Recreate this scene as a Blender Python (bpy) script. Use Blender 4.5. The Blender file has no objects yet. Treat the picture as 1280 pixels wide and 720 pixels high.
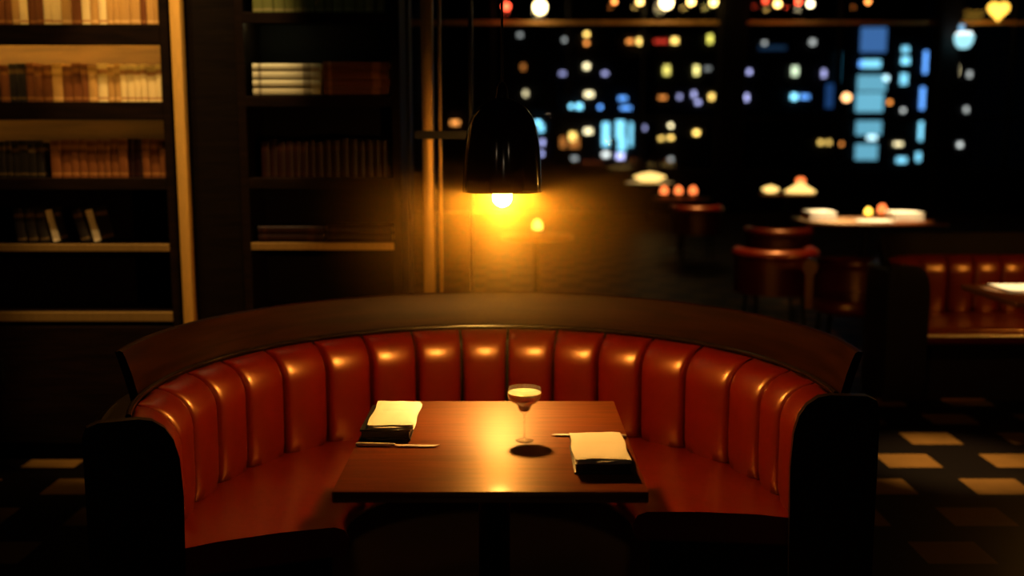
import bpy, bmesh, math, random
from mathutils import Vector, Matrix
random.seed(7)
S = bpy.context.scene
COL = S.collection
PI = math.pi
R = math.radians
F_PX, TH, EYE = 1300.0, math.atan(190 / 1300), 1.6

def at(px, py, D):
    """point at forward distance D seen at a pixel of the 1280x720 frame"""
    u, v = (px - 640) / F_PX, (py - 360) / F_PX
    yy = math.cos(TH) - v * math.sin(TH)
    zz = -math.sin(TH) - v * math.cos(TH)
    t = D / yy
    return Vector((u * t, D, EYE + zz * t))

# ------------------------------------------------------------------ materials
def nodes(name):
    m = bpy.data.materials.new(name)
    m.use_nodes = True
    return m, m.node_tree.nodes, m.node_tree.links, m.node_tree.nodes['Principled BSDF']

def mat(name, col, rough=.5, metal=0, spec=.5, coat=0, coat_r=.1, noise=0, nscale=20, bump=0, stretch=(1, 1, 1)):
    m, N, L, p = nodes(name)
    p.inputs['Base Color'].default_value = (*col, 1)
    p.inputs['Roughness'].default_value = rough
    p.inputs['Metallic'].default_value = metal
    p.inputs['Specular IOR Level'].default_value = spec
    p.inputs['Coat Weight'].default_value = coat
    p.inputs['Coat Roughness'].default_value = coat_r
    if noise or bump:
        tc = N.new('ShaderNodeTexCoord'); mp = N.new('ShaderNodeMapping')
        mp.inputs['Scale'].default_value = stretch
        nz = N.new('ShaderNodeTexNoise'); nz.inputs['Scale'].default_value = nscale
        nz.inputs['Detail'].default_value = 5
        L.new(tc.outputs['Object'], mp.inputs['Vector']); L.new(mp.outputs['Vector'], nz.inputs['Vector'])
        if noise:
            cr = N.new('ShaderNodeValToRGB')
            cr.color_ramp.elements[0].position = .3; cr.color_ramp.elements[1].position = .7
            cr.color_ramp.elements[0].color = (*[c * (1 - noise) for c in col], 1)
            cr.color_ramp.elements[1].color = (*[min(1, c * (1 + noise)) for c in col], 1)
            L.new(nz.outputs['Fac'], cr.inputs['Fac']); L.new(cr.outputs['Color'], p.inputs['Base Color'])
        if bump:
            b = N.new('ShaderNodeBump'); b.inputs['Strength'].default_value = bump; b.inputs['Distance'].default_value = .004
            L.new(nz.outputs['Fac'], b.inputs['Height']); L.new(b.outputs['Normal'], p.inputs['Normal'])
    return m

def emit(name, col, strength, sample=False):
    m = bpy.data.materials.new(name); m.use_nodes = True
    N, L = m.node_tree.nodes, m.node_tree.links
    N.remove(N['Principled BSDF'])
    e = N.new('ShaderNodeEmission')
    e.inputs['Color'].default_value = (*col, 1); e.inputs['Strength'].default_value = strength
    L.new(e.outputs['Emission'], N['Material Output'].inputs['Surface'])
    m.cycles.emission_sampling = 'FRONT' if sample else 'NONE'
    return m

def glass_mat(name, col=(1, 1, 1), rough=0.0, ior=1.45):
    m, N, L, p = nodes(name)
    p.inputs['Base Color'].default_value = (*col, 1)
    p.inputs['Roughness'].default_value = rough
    p.inputs['Transmission Weight'].default_value = 1
    p.inputs['IOR'].default_value = ior
    return m

def math_node(N, L, op, a, b=None):
    n = N.new('ShaderNodeMath'); n.operation = op
    for i, v in enumerate((a, b)):
        if v is None: continue
        if isinstance(v, (int, float)): n.inputs[i].default_value = v
        else: L.new(v, n.inputs[i])
    return n.outputs[0]

def pane_mat(name, ior=1.35):
    m = bpy.data.materials.new(name); m.use_nodes = True
    N, L = m.node_tree.nodes, m.node_tree.links
    N.remove(N['Principled BSDF'])
    t = N.new('ShaderNodeBsdfTransparent'); g = N.new('ShaderNodeBsdfGlossy'); g.inputs['Roughness'].default_value = .0
    t.inputs['Color'].default_value = (.96, .98, .98, 1)
    fr = N.new('ShaderNodeLayerWeight'); fr.inputs['Blend'].default_value = .5
    pw = math_node(N, L, 'MULTIPLY', math_node(N, L, 'POWER', fr.outputs['Facing'], 4.0), .65 if ior > 1.4 else .45)
    fac = math_node(N, L, 'ADD', pw, .08 if ior > 1.4 else .025)
    mx = N.new('ShaderNodeMixShader')
    L.new(fac, mx.inputs['Fac']); L.new(t.outputs['BSDF'], mx.inputs[1]); L.new(g.outputs['BSDF'], mx.inputs[2])
    L.new(mx.outputs['Shader'], N['Material Output'].inputs['Surface'])
    return m

def wood_mat(name, a, b, rough, coat, scale=6, stretch=(1, 14, 14), coat_r=.12, spec=.5):
    m, N, L, p = nodes(name)
    tc = N.new('ShaderNodeTexCoord'); mp = N.new('ShaderNodeMapping'); mp.inputs['Scale'].default_value = stretch
    nz = N.new('ShaderNodeTexNoise'); nz.inputs['Scale'].default_value = scale; nz.inputs['Detail'].default_value = 6
    nz.inputs['Distortion'].default_value = .6
    cr = N.new('ShaderNodeValToRGB')
    cr.color_ramp.elements[0].position = .35; cr.color_ramp.elements[1].position = .68
    cr.color_ramp.elements[0].color = (*a, 1); cr.color_ramp.elements[1].color = (*b, 1)
    L.new(tc.outputs['Object'], mp.inputs['Vector']); L.new(mp.outputs['Vector'], nz.inputs['Vector'])
    L.new(nz.outputs['Fac'], cr.inputs['Fac']); L.new(cr.outputs['Color'], p.inputs['Base Color'])
    p.inputs['Roughness'].default_value = rough; p.inputs['Coat Weight'].default_value = coat
    p.inputs['Coat Roughness'].default_value = coat_r
    p.inputs['Specular IOR Level'].default_value = spec
    bp = N.new('ShaderNodeBump'); bp.inputs['Strength'].default_value = .04; bp.inputs['Distance'].default_value = .002
    L.new(nz.outputs['Fac'], bp.inputs['Height']); L.new(bp.outputs['Normal'], p.inputs['Normal'])
    return m

def floor_mat():
    m, N, L, p = nodes('inlaid_floor')
    tc = N.new('ShaderNodeTexCoord'); sp = N.new('ShaderNodeSeparateXYZ'); L.new(tc.outputs['Object'], sp.inputs[0])
    ux = math_node(N, L, 'DIVIDE', math_node(N, L, 'SUBTRACT', sp.outputs['X'], 1.84), .265)
    uy = math_node(N, L, 'DIVIDE', math_node(N, L, 'SUBTRACT', sp.outputs['Y'], 4.81), .385)
    ix = math_node(N, L, 'FLOOR', ux); iy = math_node(N, L, 'FLOOR', uy)
    par = math_node(N, L, 'FLOORED_MODULO', math_node(N, L, 'ADD', ix, iy), 2.0)
    chk = math_node(N, L, 'LESS_THAN', par, .5)
    fy = math_node(N, L, 'SUBTRACT', uy, iy)
    band = math_node(N, L, 'MULTIPLY', math_node(N, L, 'GREATER_THAN', fy, .22), math_node(N, L, 'LESS_THAN', fy, .78))
    fac = math_node(N, L, 'MULTIPLY', chk, band)
    nz = N.new('ShaderNodeTexNoise'); nz.inputs['Scale'].default_value = 9; nz.inputs['Detail'].default_value = 5
    L.new(tc.outputs['Object'], nz.inputs['Vector'])
    fac2 = math_node(N, L, 'MULTIPLY', fac, math_node(N, L, 'ADD', math_node(N, L, 'MULTIPLY', nz.outputs['Fac'], .5), .65))
    mx = N.new('ShaderNodeMix'); mx.data_type = 'RGBA'
    L.new(fac2, mx.inputs[0])
    mx.inputs[6].default_value = (.0022, .0012, .0008, 1); mx.inputs[7].default_value = (.12, .06, .014, 1)
    L.new(mx.outputs[2], p.inputs['Base Color'])
    p.inputs['Roughness'].default_value = .45
    p.inputs['Specular IOR Level'].default_value = .08
    return m

def leather_mat(name, col, rough, spec):
    m = mat(name, col, rough, spec=spec, coat=.5, coat_r=.29, noise=.10, nscale=7)
    N, L = m.node_tree.nodes, m.node_tree.links
    p = N['Principled BSDF']; p.inputs['Coat IOR'].default_value = 1.6; p.inputs['IOR'].default_value = 1.65; p.inputs['Specular Tint'].default_value = (1, .58, .22, 1)
    tc = N.new('ShaderNodeTexCoord'); v = N.new('ShaderNodeTexNoise'); v.inputs['Scale'].default_value = 30; v.inputs['Detail'].default_value = 4
    L.new(tc.outputs['Object'], v.inputs['Vector'])
    b = N.new('ShaderNodeBump'); b.inputs['Strength'].default_value = .10; b.inputs['Distance'].default_value = .01
    L.new(v.outputs['Fac'], b.inputs['Height']); L.new(b.outputs['Normal'], p.inputs['Normal'])
    return m

def book_mat(name, col, band, rough=.5):
    """spine cloth with two raised bands in a second colour"""
    m, N, L, p = nodes(name)
    tc = N.new('ShaderNodeTexCoord'); sp = N.new('ShaderNodeSeparateXYZ'); L.new(tc.outputs['Generated'], sp.inputs[0])
    z = sp.outputs['Z']
    b1 = math_node(N, L, 'MULTIPLY', math_node(N, L, 'GREATER_THAN', z, .74), math_node(N, L, 'LESS_THAN', z, .86))
    b2 = math_node(N, L, 'MULTIPLY', math_node(N, L, 'GREATER_THAN', z, .08), math_node(N, L, 'LESS_THAN', z, .13))
    mx = N.new('ShaderNodeMix'); mx.data_type = 'RGBA'
    L.new(math_node(N, L, 'ADD', b1, b2), mx.inputs[0])
    mx.inputs[6].default_value = (*col, 1); mx.inputs[7].default_value = (*band, 1)
    L.new(mx.outputs[2], p.inputs['Base Color']); p.inputs['Roughness'].default_value = rough; p.inputs['Specular IOR Level'].default_value = .2
    return m

M = dict(
    leather=leather_mat('orange_red_leather', (.125, .0022, .0002), .36, 1.0),
    leather_red=leather_mat('deep_red_leather', (.10, .004, .0012), .36, .8),
    black_leather=mat('black_leather', (.006, .004, .0035), .42, spec=.3, bump=.15, nscale=60),
    black_gloss=mat('black_gloss_piping', (.012, .007, .005), .18, spec=.7),
    board=wood_mat('walnut_veneer', (.009, .0022, .0004), (.020, .005, .0009), .40, 0, 3, (1, 1, 12), .3, .1),
    table=wood_mat('mahogany_top', (.09, .014, .0015), (.18, .036, .003), .54, .05, 4, (1, 13, 13), .16, 1.0),
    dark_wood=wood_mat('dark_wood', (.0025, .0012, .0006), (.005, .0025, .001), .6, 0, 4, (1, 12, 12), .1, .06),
    shelf_wood=wood_mat('shelf_wood', (.004, .0018, .0008), (.009, .0038, .0014), .6, 0, 4, (1, 12, 12), .1, .06),
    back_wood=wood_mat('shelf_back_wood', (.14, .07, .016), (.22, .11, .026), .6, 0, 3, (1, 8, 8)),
    black_metal=mat('black_metal', (.012, .011, .010), .4, .6, noise=.2, nscale=40),
    shade=mat('dark_enamel', (.012, .006, .004), .12, spec=.6, noise=.2, nscale=12),
    shade_in=mat('brass_inside', (.75, .50, .20), .4, .8, noise=.1, nscale=12),
    brass=mat('brushed_brass', (.52, .31, .09), .42, .8, noise=.15, nscale=18, stretch=(20, 20, 1)),
    gold_paint=mat('gold_upright', (.75, .42, .09), .42, .35, noise=.15, nscale=14, stretch=(20, 20, 1)),
    napkin=mat('white_linen', (.82, .80, .72), .8, bump=.25, nscale=220),
    menu=mat('black_card', (.010, .009, .010), .45, bump=.1, nscale=80),
    steel=mat('steel', (.70, .62, .50), .40, .35, noise=.05, nscale=40),
    glass=pane_mat('clear_glass', 1.5),
    pane=pane_mat('window_glass'),
    wall=mat('dark_panelled_wall', (.010, .007, .006), .6, spec=.2, noise=.3, nscale=4),
    ceiling=mat('dark_ceiling', (.008, .007, .006), .8, spec=.1, noise=.2, nscale=3),
    floor=floor_mat(),
    frame=mat('dark_window_frame', (.010, .008, .007), .45, .3, noise=.2, nscale=10),
    transom=mat('copper_bar', (.90, .42, .12), .5, .3, noise=.2, nscale=3),
    pages=mat('book_pages', (.72, .62, .42), .8, noise=.15, nscale=60, stretch=(12, 1, 1)),
    facade=mat('city_facade', (.012, .012, .014), .5, noise=.4, nscale=.08),
    street=mat('night_asphalt', (.01, .01, .011), .8, noise=.3, nscale=.05),
)
def streak(m, aniso, tangent):
    # lacquer over straight grain: the sheen stretches across the grain
    N, L = m.node_tree.nodes, m.node_tree.links
    c = N.new('ShaderNodeCombineXYZ')
    for i, v in enumerate(tangent): c.inputs[i].default_value = v
    N['Principled BSDF'].inputs['Anisotropic'].default_value = aniso
    L.new(c.outputs[0], N['Principled BSDF'].inputs['Tangent'])
streak(M['table'], .80, (0, 1, 0))
for _n in M['table'].node_tree.nodes:
    if _n.type == 'BSDF_PRINCIPLED': _n.inputs['IOR'].default_value = 1.7; _n.inputs['Specular Tint'].default_value = (1, .78, .45, 1)
def drink():
    m, N, L, p = nodes('pale_drink')
    p.inputs['Base Color'].default_value = (.95, .80, .58, 1); p.inputs['Roughness'].default_value = .2
    p.inputs['IOR'].default_value = 1.33
    p.inputs['Subsurface Weight'].default_value = .6; p.inputs['Subsurface Radius'].default_value = (.03, .02, .01)
    p.inputs['Subsurface Scale'].default_value = .5
    return m
M['drink'] = drink()

# ------------------------------------------------------------------ mesh helpers
def box(bm, x0, x1, y0, y1, z0, z1, bev=0.0, seg=2, rot=None):
    r = bmesh.ops.create_cube(bm, size=1)
    vs = r['verts']
    for v in vs:
        v.co = Vector((x0 + (v.co.x + .5) * (x1 - x0), y0 + (v.co.y + .5) * (y1 - y0), z0 + (v.co.z + .5) * (z1 - z0)))
    if bev:
        es = list({e for v in vs for e in v.link_edges})
        bmesh.ops.bevel(bm, geom=es, offset=bev, segments=seg, affect='EDGES', profile=.5)

def lathe(bm, prof, n=32, cx=0, cy=0, close=False):
    """prof: (r, z) from start to end; rings joined, r=0 collapses to a point"""
    rings = []
    for r, z in prof:
        if r < 1e-6: rings.append([bm.verts.new((cx, cy, z))])
        else: rings.append([bm.verts.new((cx + r * math.cos(2 * PI * i / n), cy + r * math.sin(2 * PI * i / n), z)) for i in range(n)])
    for a, b in zip(rings, rings[1:] + ([rings[0]] if close else [])):
        for i in range(n):
            j = (i + 1) % n
            if len(a) == 1 and len(b) == 1: continue
            if len(a) == 1: bm.faces.new((a[0], b[j], b[i]))
            elif len(b) == 1: bm.faces.new((a[i], a[j], b[0]))
            else: bm.faces.new((a[i], a[j], b[j], b[i]))

def sweep(bm, frames, section, caps=True):
    """frames: (x, y, nx, ny); section: closed polygon of (offset, z)"""
    rings = [[bm.verts.new((x + nx * o, y + ny * o, z)) for o, z in section] for x, y, nx, ny in frames]
    n = len(section)
    for a, b in zip(rings, rings[1:]):
        for i in range(n):
            j = (i + 1) % n
            bm.faces.new((a[i], a[j], b[j], b[i]))
    if caps:
        bm.faces.new(rings[0]); bm.faces.new(list(reversed(rings[-1])))

def prism(bm, poly, y0, y1, plane='xz'):
    """closed polygon extruded along the third axis"""
    def P(a, b, t):
        return (a, t, b) if plane == 'xz' else ((a, b, t) if plane == 'xy' else (t, a, b))
    A = [bm.verts.new(P(a, b, y0)) for a, b in poly]; B = [bm.verts.new(P(a, b, y1)) for a, b in poly]
    n = len(poly)
    bm.faces.new(A); bm.faces.new(list(reversed(B)))
    for i in range(n):
        j = (i + 1) % n
        bm.faces.new((A[i], B[i], B[j], A[j]))

def tube(bm, pts, r, n=10):
    pts = [Vector(p) for p in pts]
    rings = []
    for i, p in enumerate(pts):
        t = (pts[min(i + 1, len(pts) - 1)] - pts[max(i - 1, 0)]).normalized()
        up = Vector((0, 0, 1)) if abs(t.z) < .9 else Vector((1, 0, 0))
        a = t.cross(up).normalized(); b = t.cross(a)
        rr = r[i] if isinstance(r, (list, tuple)) else r
        rings.append([bm.verts.new(p + (a * math.cos(2 * PI * k / n) + b * math.sin(2 * PI * k / n)) * rr) for k in range(n)])
    for A, B in zip(rings, rings[1:]):
        for k in range(n):
            j = (k + 1) % n
            bm.faces.new((A[k], A[j], B[j], B[k]))
    bm.faces.new(rings[0]); bm.faces.new(list(reversed(rings[-1])))

def build(name, bm, m, parent=None, smooth=None):
    bmesh.ops.recalc_face_normals(bm, faces=bm.faces[:])
    me = bpy.data.meshes.new(name); bm.to_mesh(me); bm.free()
    me.materials.append(m)
    if smooth is not None:
        for p in me.polygons: p.use_smooth = True
        try:
            me.set_sharp_from_angle(angle=R(smooth))
        except Exception:
            pass
    o = bpy.data.objects.new(name, me); COL.objects.link(o)
    if parent is not None:
        o.parent = parent
        o.matrix_parent_inverse = Matrix.Translation(-parent.location) if parent.type == 'EMPTY' and parent.rotation_euler.z == 0 else parent.matrix_basis.inverted()
    return o

def tag(o, label=None, cat=None, group=None, kind=None):
    if label: o['label'] = label
    if cat: o['category'] = cat
    if group: o['group'] = group
    if kind: o['kind'] = kind
    return o

def thing(name, label, cat, loc=(0, 0, 0), group=None):
    o = bpy.data.objects.new(name, None); COL.objects.link(o)
    o.location = loc; o.empty_display_size = .1
    return tag(o, label, cat, group)

def copy_tree(o, parent=None):
    c = o.copy(); COL.objects.link(c)
    if parent is not None:
        c.parent = parent
    for ch in list(o.children):
        copy_tree(ch, c)
    return c

def struct(name, bm, m, parent=None):
    o = build(name, bm, m, parent)
    if parent is None: o['kind'] = 'structure'
    return o

def B(): return bmesh.new()

# ------------------------------------------------------------------ the room
XL, XR, YF, YB, ZC = -3.5, 11.6, -2.0, 22.0, 4.6
b = B(); box(b, XL - .2, XR + .2, YF, YB + .3, -.2, 0); struct('floor', b, M['floor'])
b = B(); box(b, XL - .2, XR + .2, YF, YB + .3, ZC, ZC + .2); struct('ceiling', b, M['ceiling'])
b = B(); box(b, XL - .2, XL, YF, YB + .3, 0, ZC); struct('wall_left', b, M['wall'])
b = B(); box(b, XR, XR + .2, YF, YB + .3, 0, ZC); struct('wall_right', b, M['wall'])
b = B(); box(b, XL, -.52, 5.36, 5.52, 0, ZC); struct('wall_library', b, M['wall'])
SILL = .80
b = B(); box(b, XL, XR, YB, YB + .25, 0, SILL, .01); box(b, XL, XR, YB - .06, YB + .25, SILL, SILL + .04, .008)
struct('wall_window_side', b, M['wall'])
for n, (x0, x1) in enumerate([(4.27, 4.80), (8.76, 9.16)]):
    b = B(); box(b, x0, x1, YB - .25, YB + .25, 0, ZC, .02); struct('pillar_%d' % (n + 1), b, M['wall'])
for n, (x0, x1, nm) in enumerate([(XL, 4.27, 5), (4.80, 8.76, 2), (9.16, XR, 2)]):
    b = B()
    for k in range(nm + 1):
        x = x0 + (x1 - x0) * k / nm
        box(b, max(x0, x - .035), min(x1, x + .035), YB + .02, YB + .12, SILL + .04, ZC, .005)
    for z in (SILL + .07, 1.96, ZC - .05):
        box(b, x0, x1, YB + .03, YB + .11, z - .035, z + .035, .005)
    fr = struct('window_%d' % (n + 1), b, M['frame'])
    for k in range(nm):
        b = B(); box(b, x0 + (x1 - x0) * k / nm, x0 + (x1 - x0) * (k + 1) / nm, YB + .066, YB + .074, SILL + .05, ZC - .02)
        build('pane', b, M['pane'], fr)
    b = B(); box(b, x0, x1, YB - .03, YB + .13, 3.875, 3.945, .01); tb = build('transom', b, M['transom'], fr)

# ------------------------------------------------------------------ channelled booths
def circle_frames(cx, cy, r, a0, a1, n):
    out = []
    for i in range(n + 1):
        a = a0 + (a1 - a0) * i / n
        out.append((cx + r * math.sin(a), cy + r * math.cos(a), math.sin(a), math.cos(a)))
    return out

LEATHER_PROFILE = [(.012, .425), (-.012, .44), (-.020, .48), (-.022, .56), (-.022, .64)] + [(-.022 + .115 * (1 - math.cos(t)), .70 + .115 * math.sin(t)) for t in [R(7.5 * k) for k in range(13)]] + [(.100, .80)]
def channel(bm, frames, depth=.034):
    """one stuffed channel between two seams: frames run across it"""
    n = len(frames) - 1
    prof = LEATHER_PROFILE
    grid = []
    for i, (x, y, nx, ny) in enumerate(frames):
        u = 2 * i / n - 1
        puff = .46 * (1 - u * u) + .54 * max(0, 1 - abs(u) ** 9) ** .5
        col = []
        for k, (o, z) in enumerate(prof):
            a = prof[max(0, k - 1)]; c = prof[min(len(prof) - 1, k + 1)]
            to, tz = c[0] - a[0], c[1] - a[1]
            l = math.hypot(to, tz) or 1
            no, nz = -tz / l, to / l
            w = depth * (puff - .60)
            if k > 5: w *= max(0, 1 - (k - 5) / 12.0) ** .6     # the stuffing flattens out towards the straight top edge
            if k == 0 or k >= len(prof) - 1: w = min(w, 0)
            oo = o + no * w; zz = z + nz * w
            col.append((x + nx * oo, y + ny * oo, zz))
        grid.append([bm.verts.new(c) for c in col])
    for a, c in zip(grid, grid[1:]):
        for k in range(len(prof) - 1):
            bm.faces.new((a[k], a[k + 1], c[k + 1], c[k]))
    # closed towards the body
    back = []
    for i, (x, y, nx, ny) in enumerate(frames):
        back.append((bm.verts.new((x + nx * .085, y + ny * .085, .425)), bm.verts.new((x + nx * .095, y + ny * .095, .76))))
    for i in range(n):
        g, h = grid[i], grid[i + 1]; p, q = back[i], back[i + 1]
        bm.faces.new((g[-1], h[-1], q[1], p[1])); bm.faces.new((p[1], q[1], q[0], p[0])); bm.faces.new((p[0], q[0], h[0], g[0]))
    for g, p in ((grid[0], back[0]), (grid[-1], back[-1])):
        bm.faces.new(g + [p[1], p[0]])

BODY = [(.06, .0), (.06, .70), (.075, .775), (.11, .80), (.18, .80), (.205, .785), (.21, .76), (.21, 0)]
ENDCAP = [(-.020, 0), (-.030, .42), (-.034, .60), (-.028, .71), (-.014, .766), (.008, .802), (.040, .826), (.075, .834), (.18, .834), (.208, .822), (.22, .79), (.22, 0)]
SEAT = [(-.485, .345), (-.502, .365), (-.505, .40), (-.49, .428), (-.462, .44), (-.30, .446), (-.12, .444), (.03, .432), (.05, .38), (.04, .345)]
PLINTH = [(-.45, 0), (-.45, .35), (.05, .35), (.05, 0)]
BOARD = [(.104, .800), (.112, .84), (.124, .89), (.140, .94), (.148, .958), (.156, .962), (.170, .960), (.166, .945), (.150, .89), (.138, .84), (.130, .800)]

# main booth: a ring segment, seams at the angles measured on the back
BX, BY, BR = -.070, 3.156, .955
def seam_angle(px, z=.80, r=BR):
    best = None
    lo, hi = R(-88), R(93)
    def f(a):
        x, d = BX + r * math.sin(a), BY + r * math.cos(a)
        h = EYE - z
        return 640 + F_PX * x / (d * math.cos(TH) + h * math.sin(TH)) - px
    for _ in range(60):
        m = (lo + hi) / 2
        if f(m) < 0: lo = m
        else: hi = m
    return (lo + hi) / 2
seams = [R(-111.0), R(-99.5), R(-88.0), R(-76.2)] + [seam_angle(p) for p in (303.5, 352, 407, 463, 521, 577.5, 633.5, 691, 747, 802, 858, 915, 956)] + [R(83.9), R(95.5)]
booth = thing('curved_booth', 'large semicircular booth of orange red channelled leather around the near table', 'booth', (BX, BY, 0))
A0, A1 = seams[0], seams[-1]
b = B(); sweep(b, circle_frames(BX, BY, BR, A0, A1, 96), BODY); build('body', b, M['black_leather'], booth, 30)
b = B(); sweep(b, circle_frames(BX, BY, BR, A0, A1, 96), PLINTH); build('plinth', b, M['black_leather'], booth, 30)
b = B(); sweep(b, circle_frames(BX, BY, BR, A0, A1, 96), SEAT); build('seat', b, M['leather'], booth, 40)
for a, c in zip(seams, seams[1:]):
    b = B(); channel(b, circle_frames(BX, BY, BR, a + .0065, c - .0065, 28)); build('back_channel', b, M['leather'], booth, 60)
for a, c in ((A0 - .030, A0), (A1, A1 + .030)):
    b = B(); sweep(b, circle_frames(BX, BY, BR, a, c, 3), ENDCAP)
    e = build('end_panel', b, M['black_leather'], booth, 35); e['label'] = 'black leather end panel'
b = B(); sweep(b, circle_frames(BX, BY, BR, R(-95), R(95.5), 96), BOARD)
bd = build('backboard', b, M['board'], booth, 35); bd['label'] = 'curved dark wooden backboard rising above the leather'
b = B(); tube(b, [(x + nx * .100, y + ny * .100, .826) for x, y, nx, ny in circle_frames(BX, BY, BR, R(-109), R(94.5), 90)], .009, 8)
build('top_piping', b, M['black_gloss'], booth, 60)

# right booth: straight channelled back turning a corner into a short arm
def corner_path(x0, yf, yb, rad, x1):
    """list of (s, x, y, nx, ny): up the arm, round the corner, along the back; n points outwards"""
    pts = []
    def add(x, y, nx, ny):
        s = 0 if not pts else pts[-1][0] + math.hypot(x - pts[-1][1], y - pts[-1][2])
        pts.append((s, x, y, nx, ny))
    for i in range(5): add(x0, yf + (yb - rad - yf) * i / 4, -1, 0)
    for i in range(1, 13):
        a = PI / 2 * i / 12
        add(x0 + rad - rad * math.cos(a), yb - rad + rad * math.sin(a), -math.cos(a), math.sin(a))
    k = 40
    for i in range(1, k + 1): add(x0 + rad + (x1 - x0 - rad) * i / k, yb, 0, 1)
    return pts
def sample(pts, s):
    for p, q in zip(pts, pts[1:]):
        if p[0] <= s <= q[0] + 1e-9:
            t = (s - p[0]) / (q[0] - p[0])
            v = [p[i] + (q[i] - p[i]) * t for i in range(1, 5)]
            l = math.hypot(v[2], v[3]); return (v[0], v[1], v[2] / l, v[3] / l)
    p = pts[-1]; return p[1:]
booth2 = thing('corner_booth', 'farther dark red channelled leather booth at the right edge of the photo', 'booth', (3.8, 6.6, 0))
path = corner_path(2.48, 6.20, 6.83, .32, 5.2)
tot = path[-1][0]
fr_all = [p[1:] for p in path]
b = B(); sweep(b, fr_all, BODY); build('body', b, M['black_leather'], booth2, 30)
nch = round(tot / .178)
for i in range(nch):
    s0, s1 = tot * i / nch, tot * (i + 1) / nch
    b = B(); channel(b, [sample(path, s0 + .001 + (s1 - s0 - .002) * j / 20) for j in range(21)]); build('back_channel', b, M['leather_red'], booth2, 60)
b = B(); sweep(b, [(2.48, 6.17, -1, 0), (2.48, 6.20, -1, 0)], ENDCAP); e = build('end_panel', b, M['black_leather'], booth2, 35); e['label'] = 'black leather end panel'
b = B(); box(b, 2.47, 5.2, 6.19, 6.86, .345, .445, .025, 3); build('seat', b, M['leather_red'], booth2, 40)
b = B(); box(b, 2.47, 5.2, 6.24, 6.86, 0, .346); build('plinth', b, M['black_leather'], booth2)
b = B(); tube(b, [(2.49, 6.187, .40), (5.19, 6.187, .40)], .009, 8); e = build('seat_trim', b, M['steel'], booth2, 60); e['label'] = 'pale metal trim along the seat edge'
b = B(); sweep(b, fr_all[4:], BOARD); build('backboard', b, M['dark_wood'], booth2, 35)

# ------------------------------------------------------------------ near table
TX0, TX1, TY0, TY1, TZ = -.436, .331, 2.415, 3.285, .75
tbl = thing('dining_table', 'rectangular dark mahogany table standing inside the semicircular booth', 'table', (-.05, 2.85, 0))
b = B(); box(b, TX0, TX1, TY0, TY1, TZ - .030, TZ, .004, 2); build('tabletop', b, M['table'], tbl, 30)
b = B(); box(b, TX0 + .12, TX1 - .12, TY0 + .14, TY1 - .14, TZ - .055, TZ - .0305, .004); build('top_support', b, M['black_metal'], tbl)
b = B(); lathe(b, [(0, .02), (.045, .02), (.045, .695), (0, .695)], 24, -.05, 2.85); build('column', b, M['black_metal'], tbl, 40)
b = B(); lathe(b, [(0, 0), (.25, 0), (.255, .008), (.24, .018), (.06, .03), (.05, .045), (0, .045)], 36, -.05, 2.85); build('base_plate', b, M['black_metal'], tbl, 40)

def napkin(x0, x1, y0, y1, z, label, seed, t=.0052):
    """a cloth folded into a flat packet: three layers with soft folds"""
    rnd = random.Random(seed)
    b = B()
    w, d = x1 - x0, y1 - y0
    layers = [(0, 0, 1, 1), (.02, .01, .97, .98), (.0, .03, .985, .95)]
    for li, (ox, oy, sx, sy) in enumerate(layers):
        nx, ny = 14, 22
        top = []; bot = []
        for i in range(nx + 1):
            rt, rb = [], []
            for j in range(ny + 1):
                u, v = i / nx, j / ny
                X = x0 + w * (ox + sx * u) + .002 * math.sin(9 * v + li); Y = y0 + d * (oy + sy * v) + .002 * math.sin(7 * u + 2 * li)
                edge = min(u, 1 - u, v * 1.4, (1 - v) * 1.4)
                soft = .0022 * (1 - min(1, edge / .08)) ** 2
                wav = .0012 * math.sin(5 * u + 4 * v + seed + li) + .0008 * math.sin(13 * u - 7 * v + seed)
                if li == 2: wav -= .0028 * math.exp(-((v - .52 - .03 * math.sin(3 * u)) / .02) ** 2) * (.2 < u < .85)
                rt.append(b.verts.new((X, Y, z + t * (li + 1) - .0004 - soft + wav * (.3 + .35 * li))))
                rb.append(b.verts.new((X, Y, z + t * li + .0004 + soft + wav * (.35 * li) * .6)))
            top.append(rt); bot.append(rb)
        for i in range(nx):
            for j in range(ny):
                b.faces.new((top[i][j], top[i + 1][j], top[i + 1][j + 1], top[i][j + 1]))
                b.faces.new((bot[i][j], bot[i][j + 1], bot[i + 1][j + 1], bot[i + 1][j]))
        rim = [(i, 0) for i in range(nx)] + [(nx, j) for j in range(ny)] + [(i, ny) for i in range(nx, 0, -1)] + [(0, j) for j in range(ny, 0, -1)]
        for (i, j), (k, l) in zip(rim, rim[1:] + rim[:1]):
            b.faces.new((top[i][j], bot[i][j], bot[k][l], top[k][l]))
    o = build('napkin', b, M['napkin'], None, 50)
    return tag(o, label, 'napkin')

def menu_box(x0, x1, y0, y1, label):
    m = thing('menu_folder', label, 'menu folder', ((x0 + x1) / 2, (y0 + y1) / 2, TZ))
    z = TZ + .0005
    b = B(); box(b, x0, x1, y0, y1, z, z + .007, .002); build('cover', b, M['menu'], m, 30)
    b = B(); box(b, x0, x1, y0, y1, z + .026, z + .033, .002); build('cover', b, M['menu'], m, 30)
    b = B(); box(b, x0 + .004, x1 - .004, y0 + .004, y1 - .004, z + .0065, z + .0265); build('pages', b, M['menu'], m)
    return z + .0335

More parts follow.
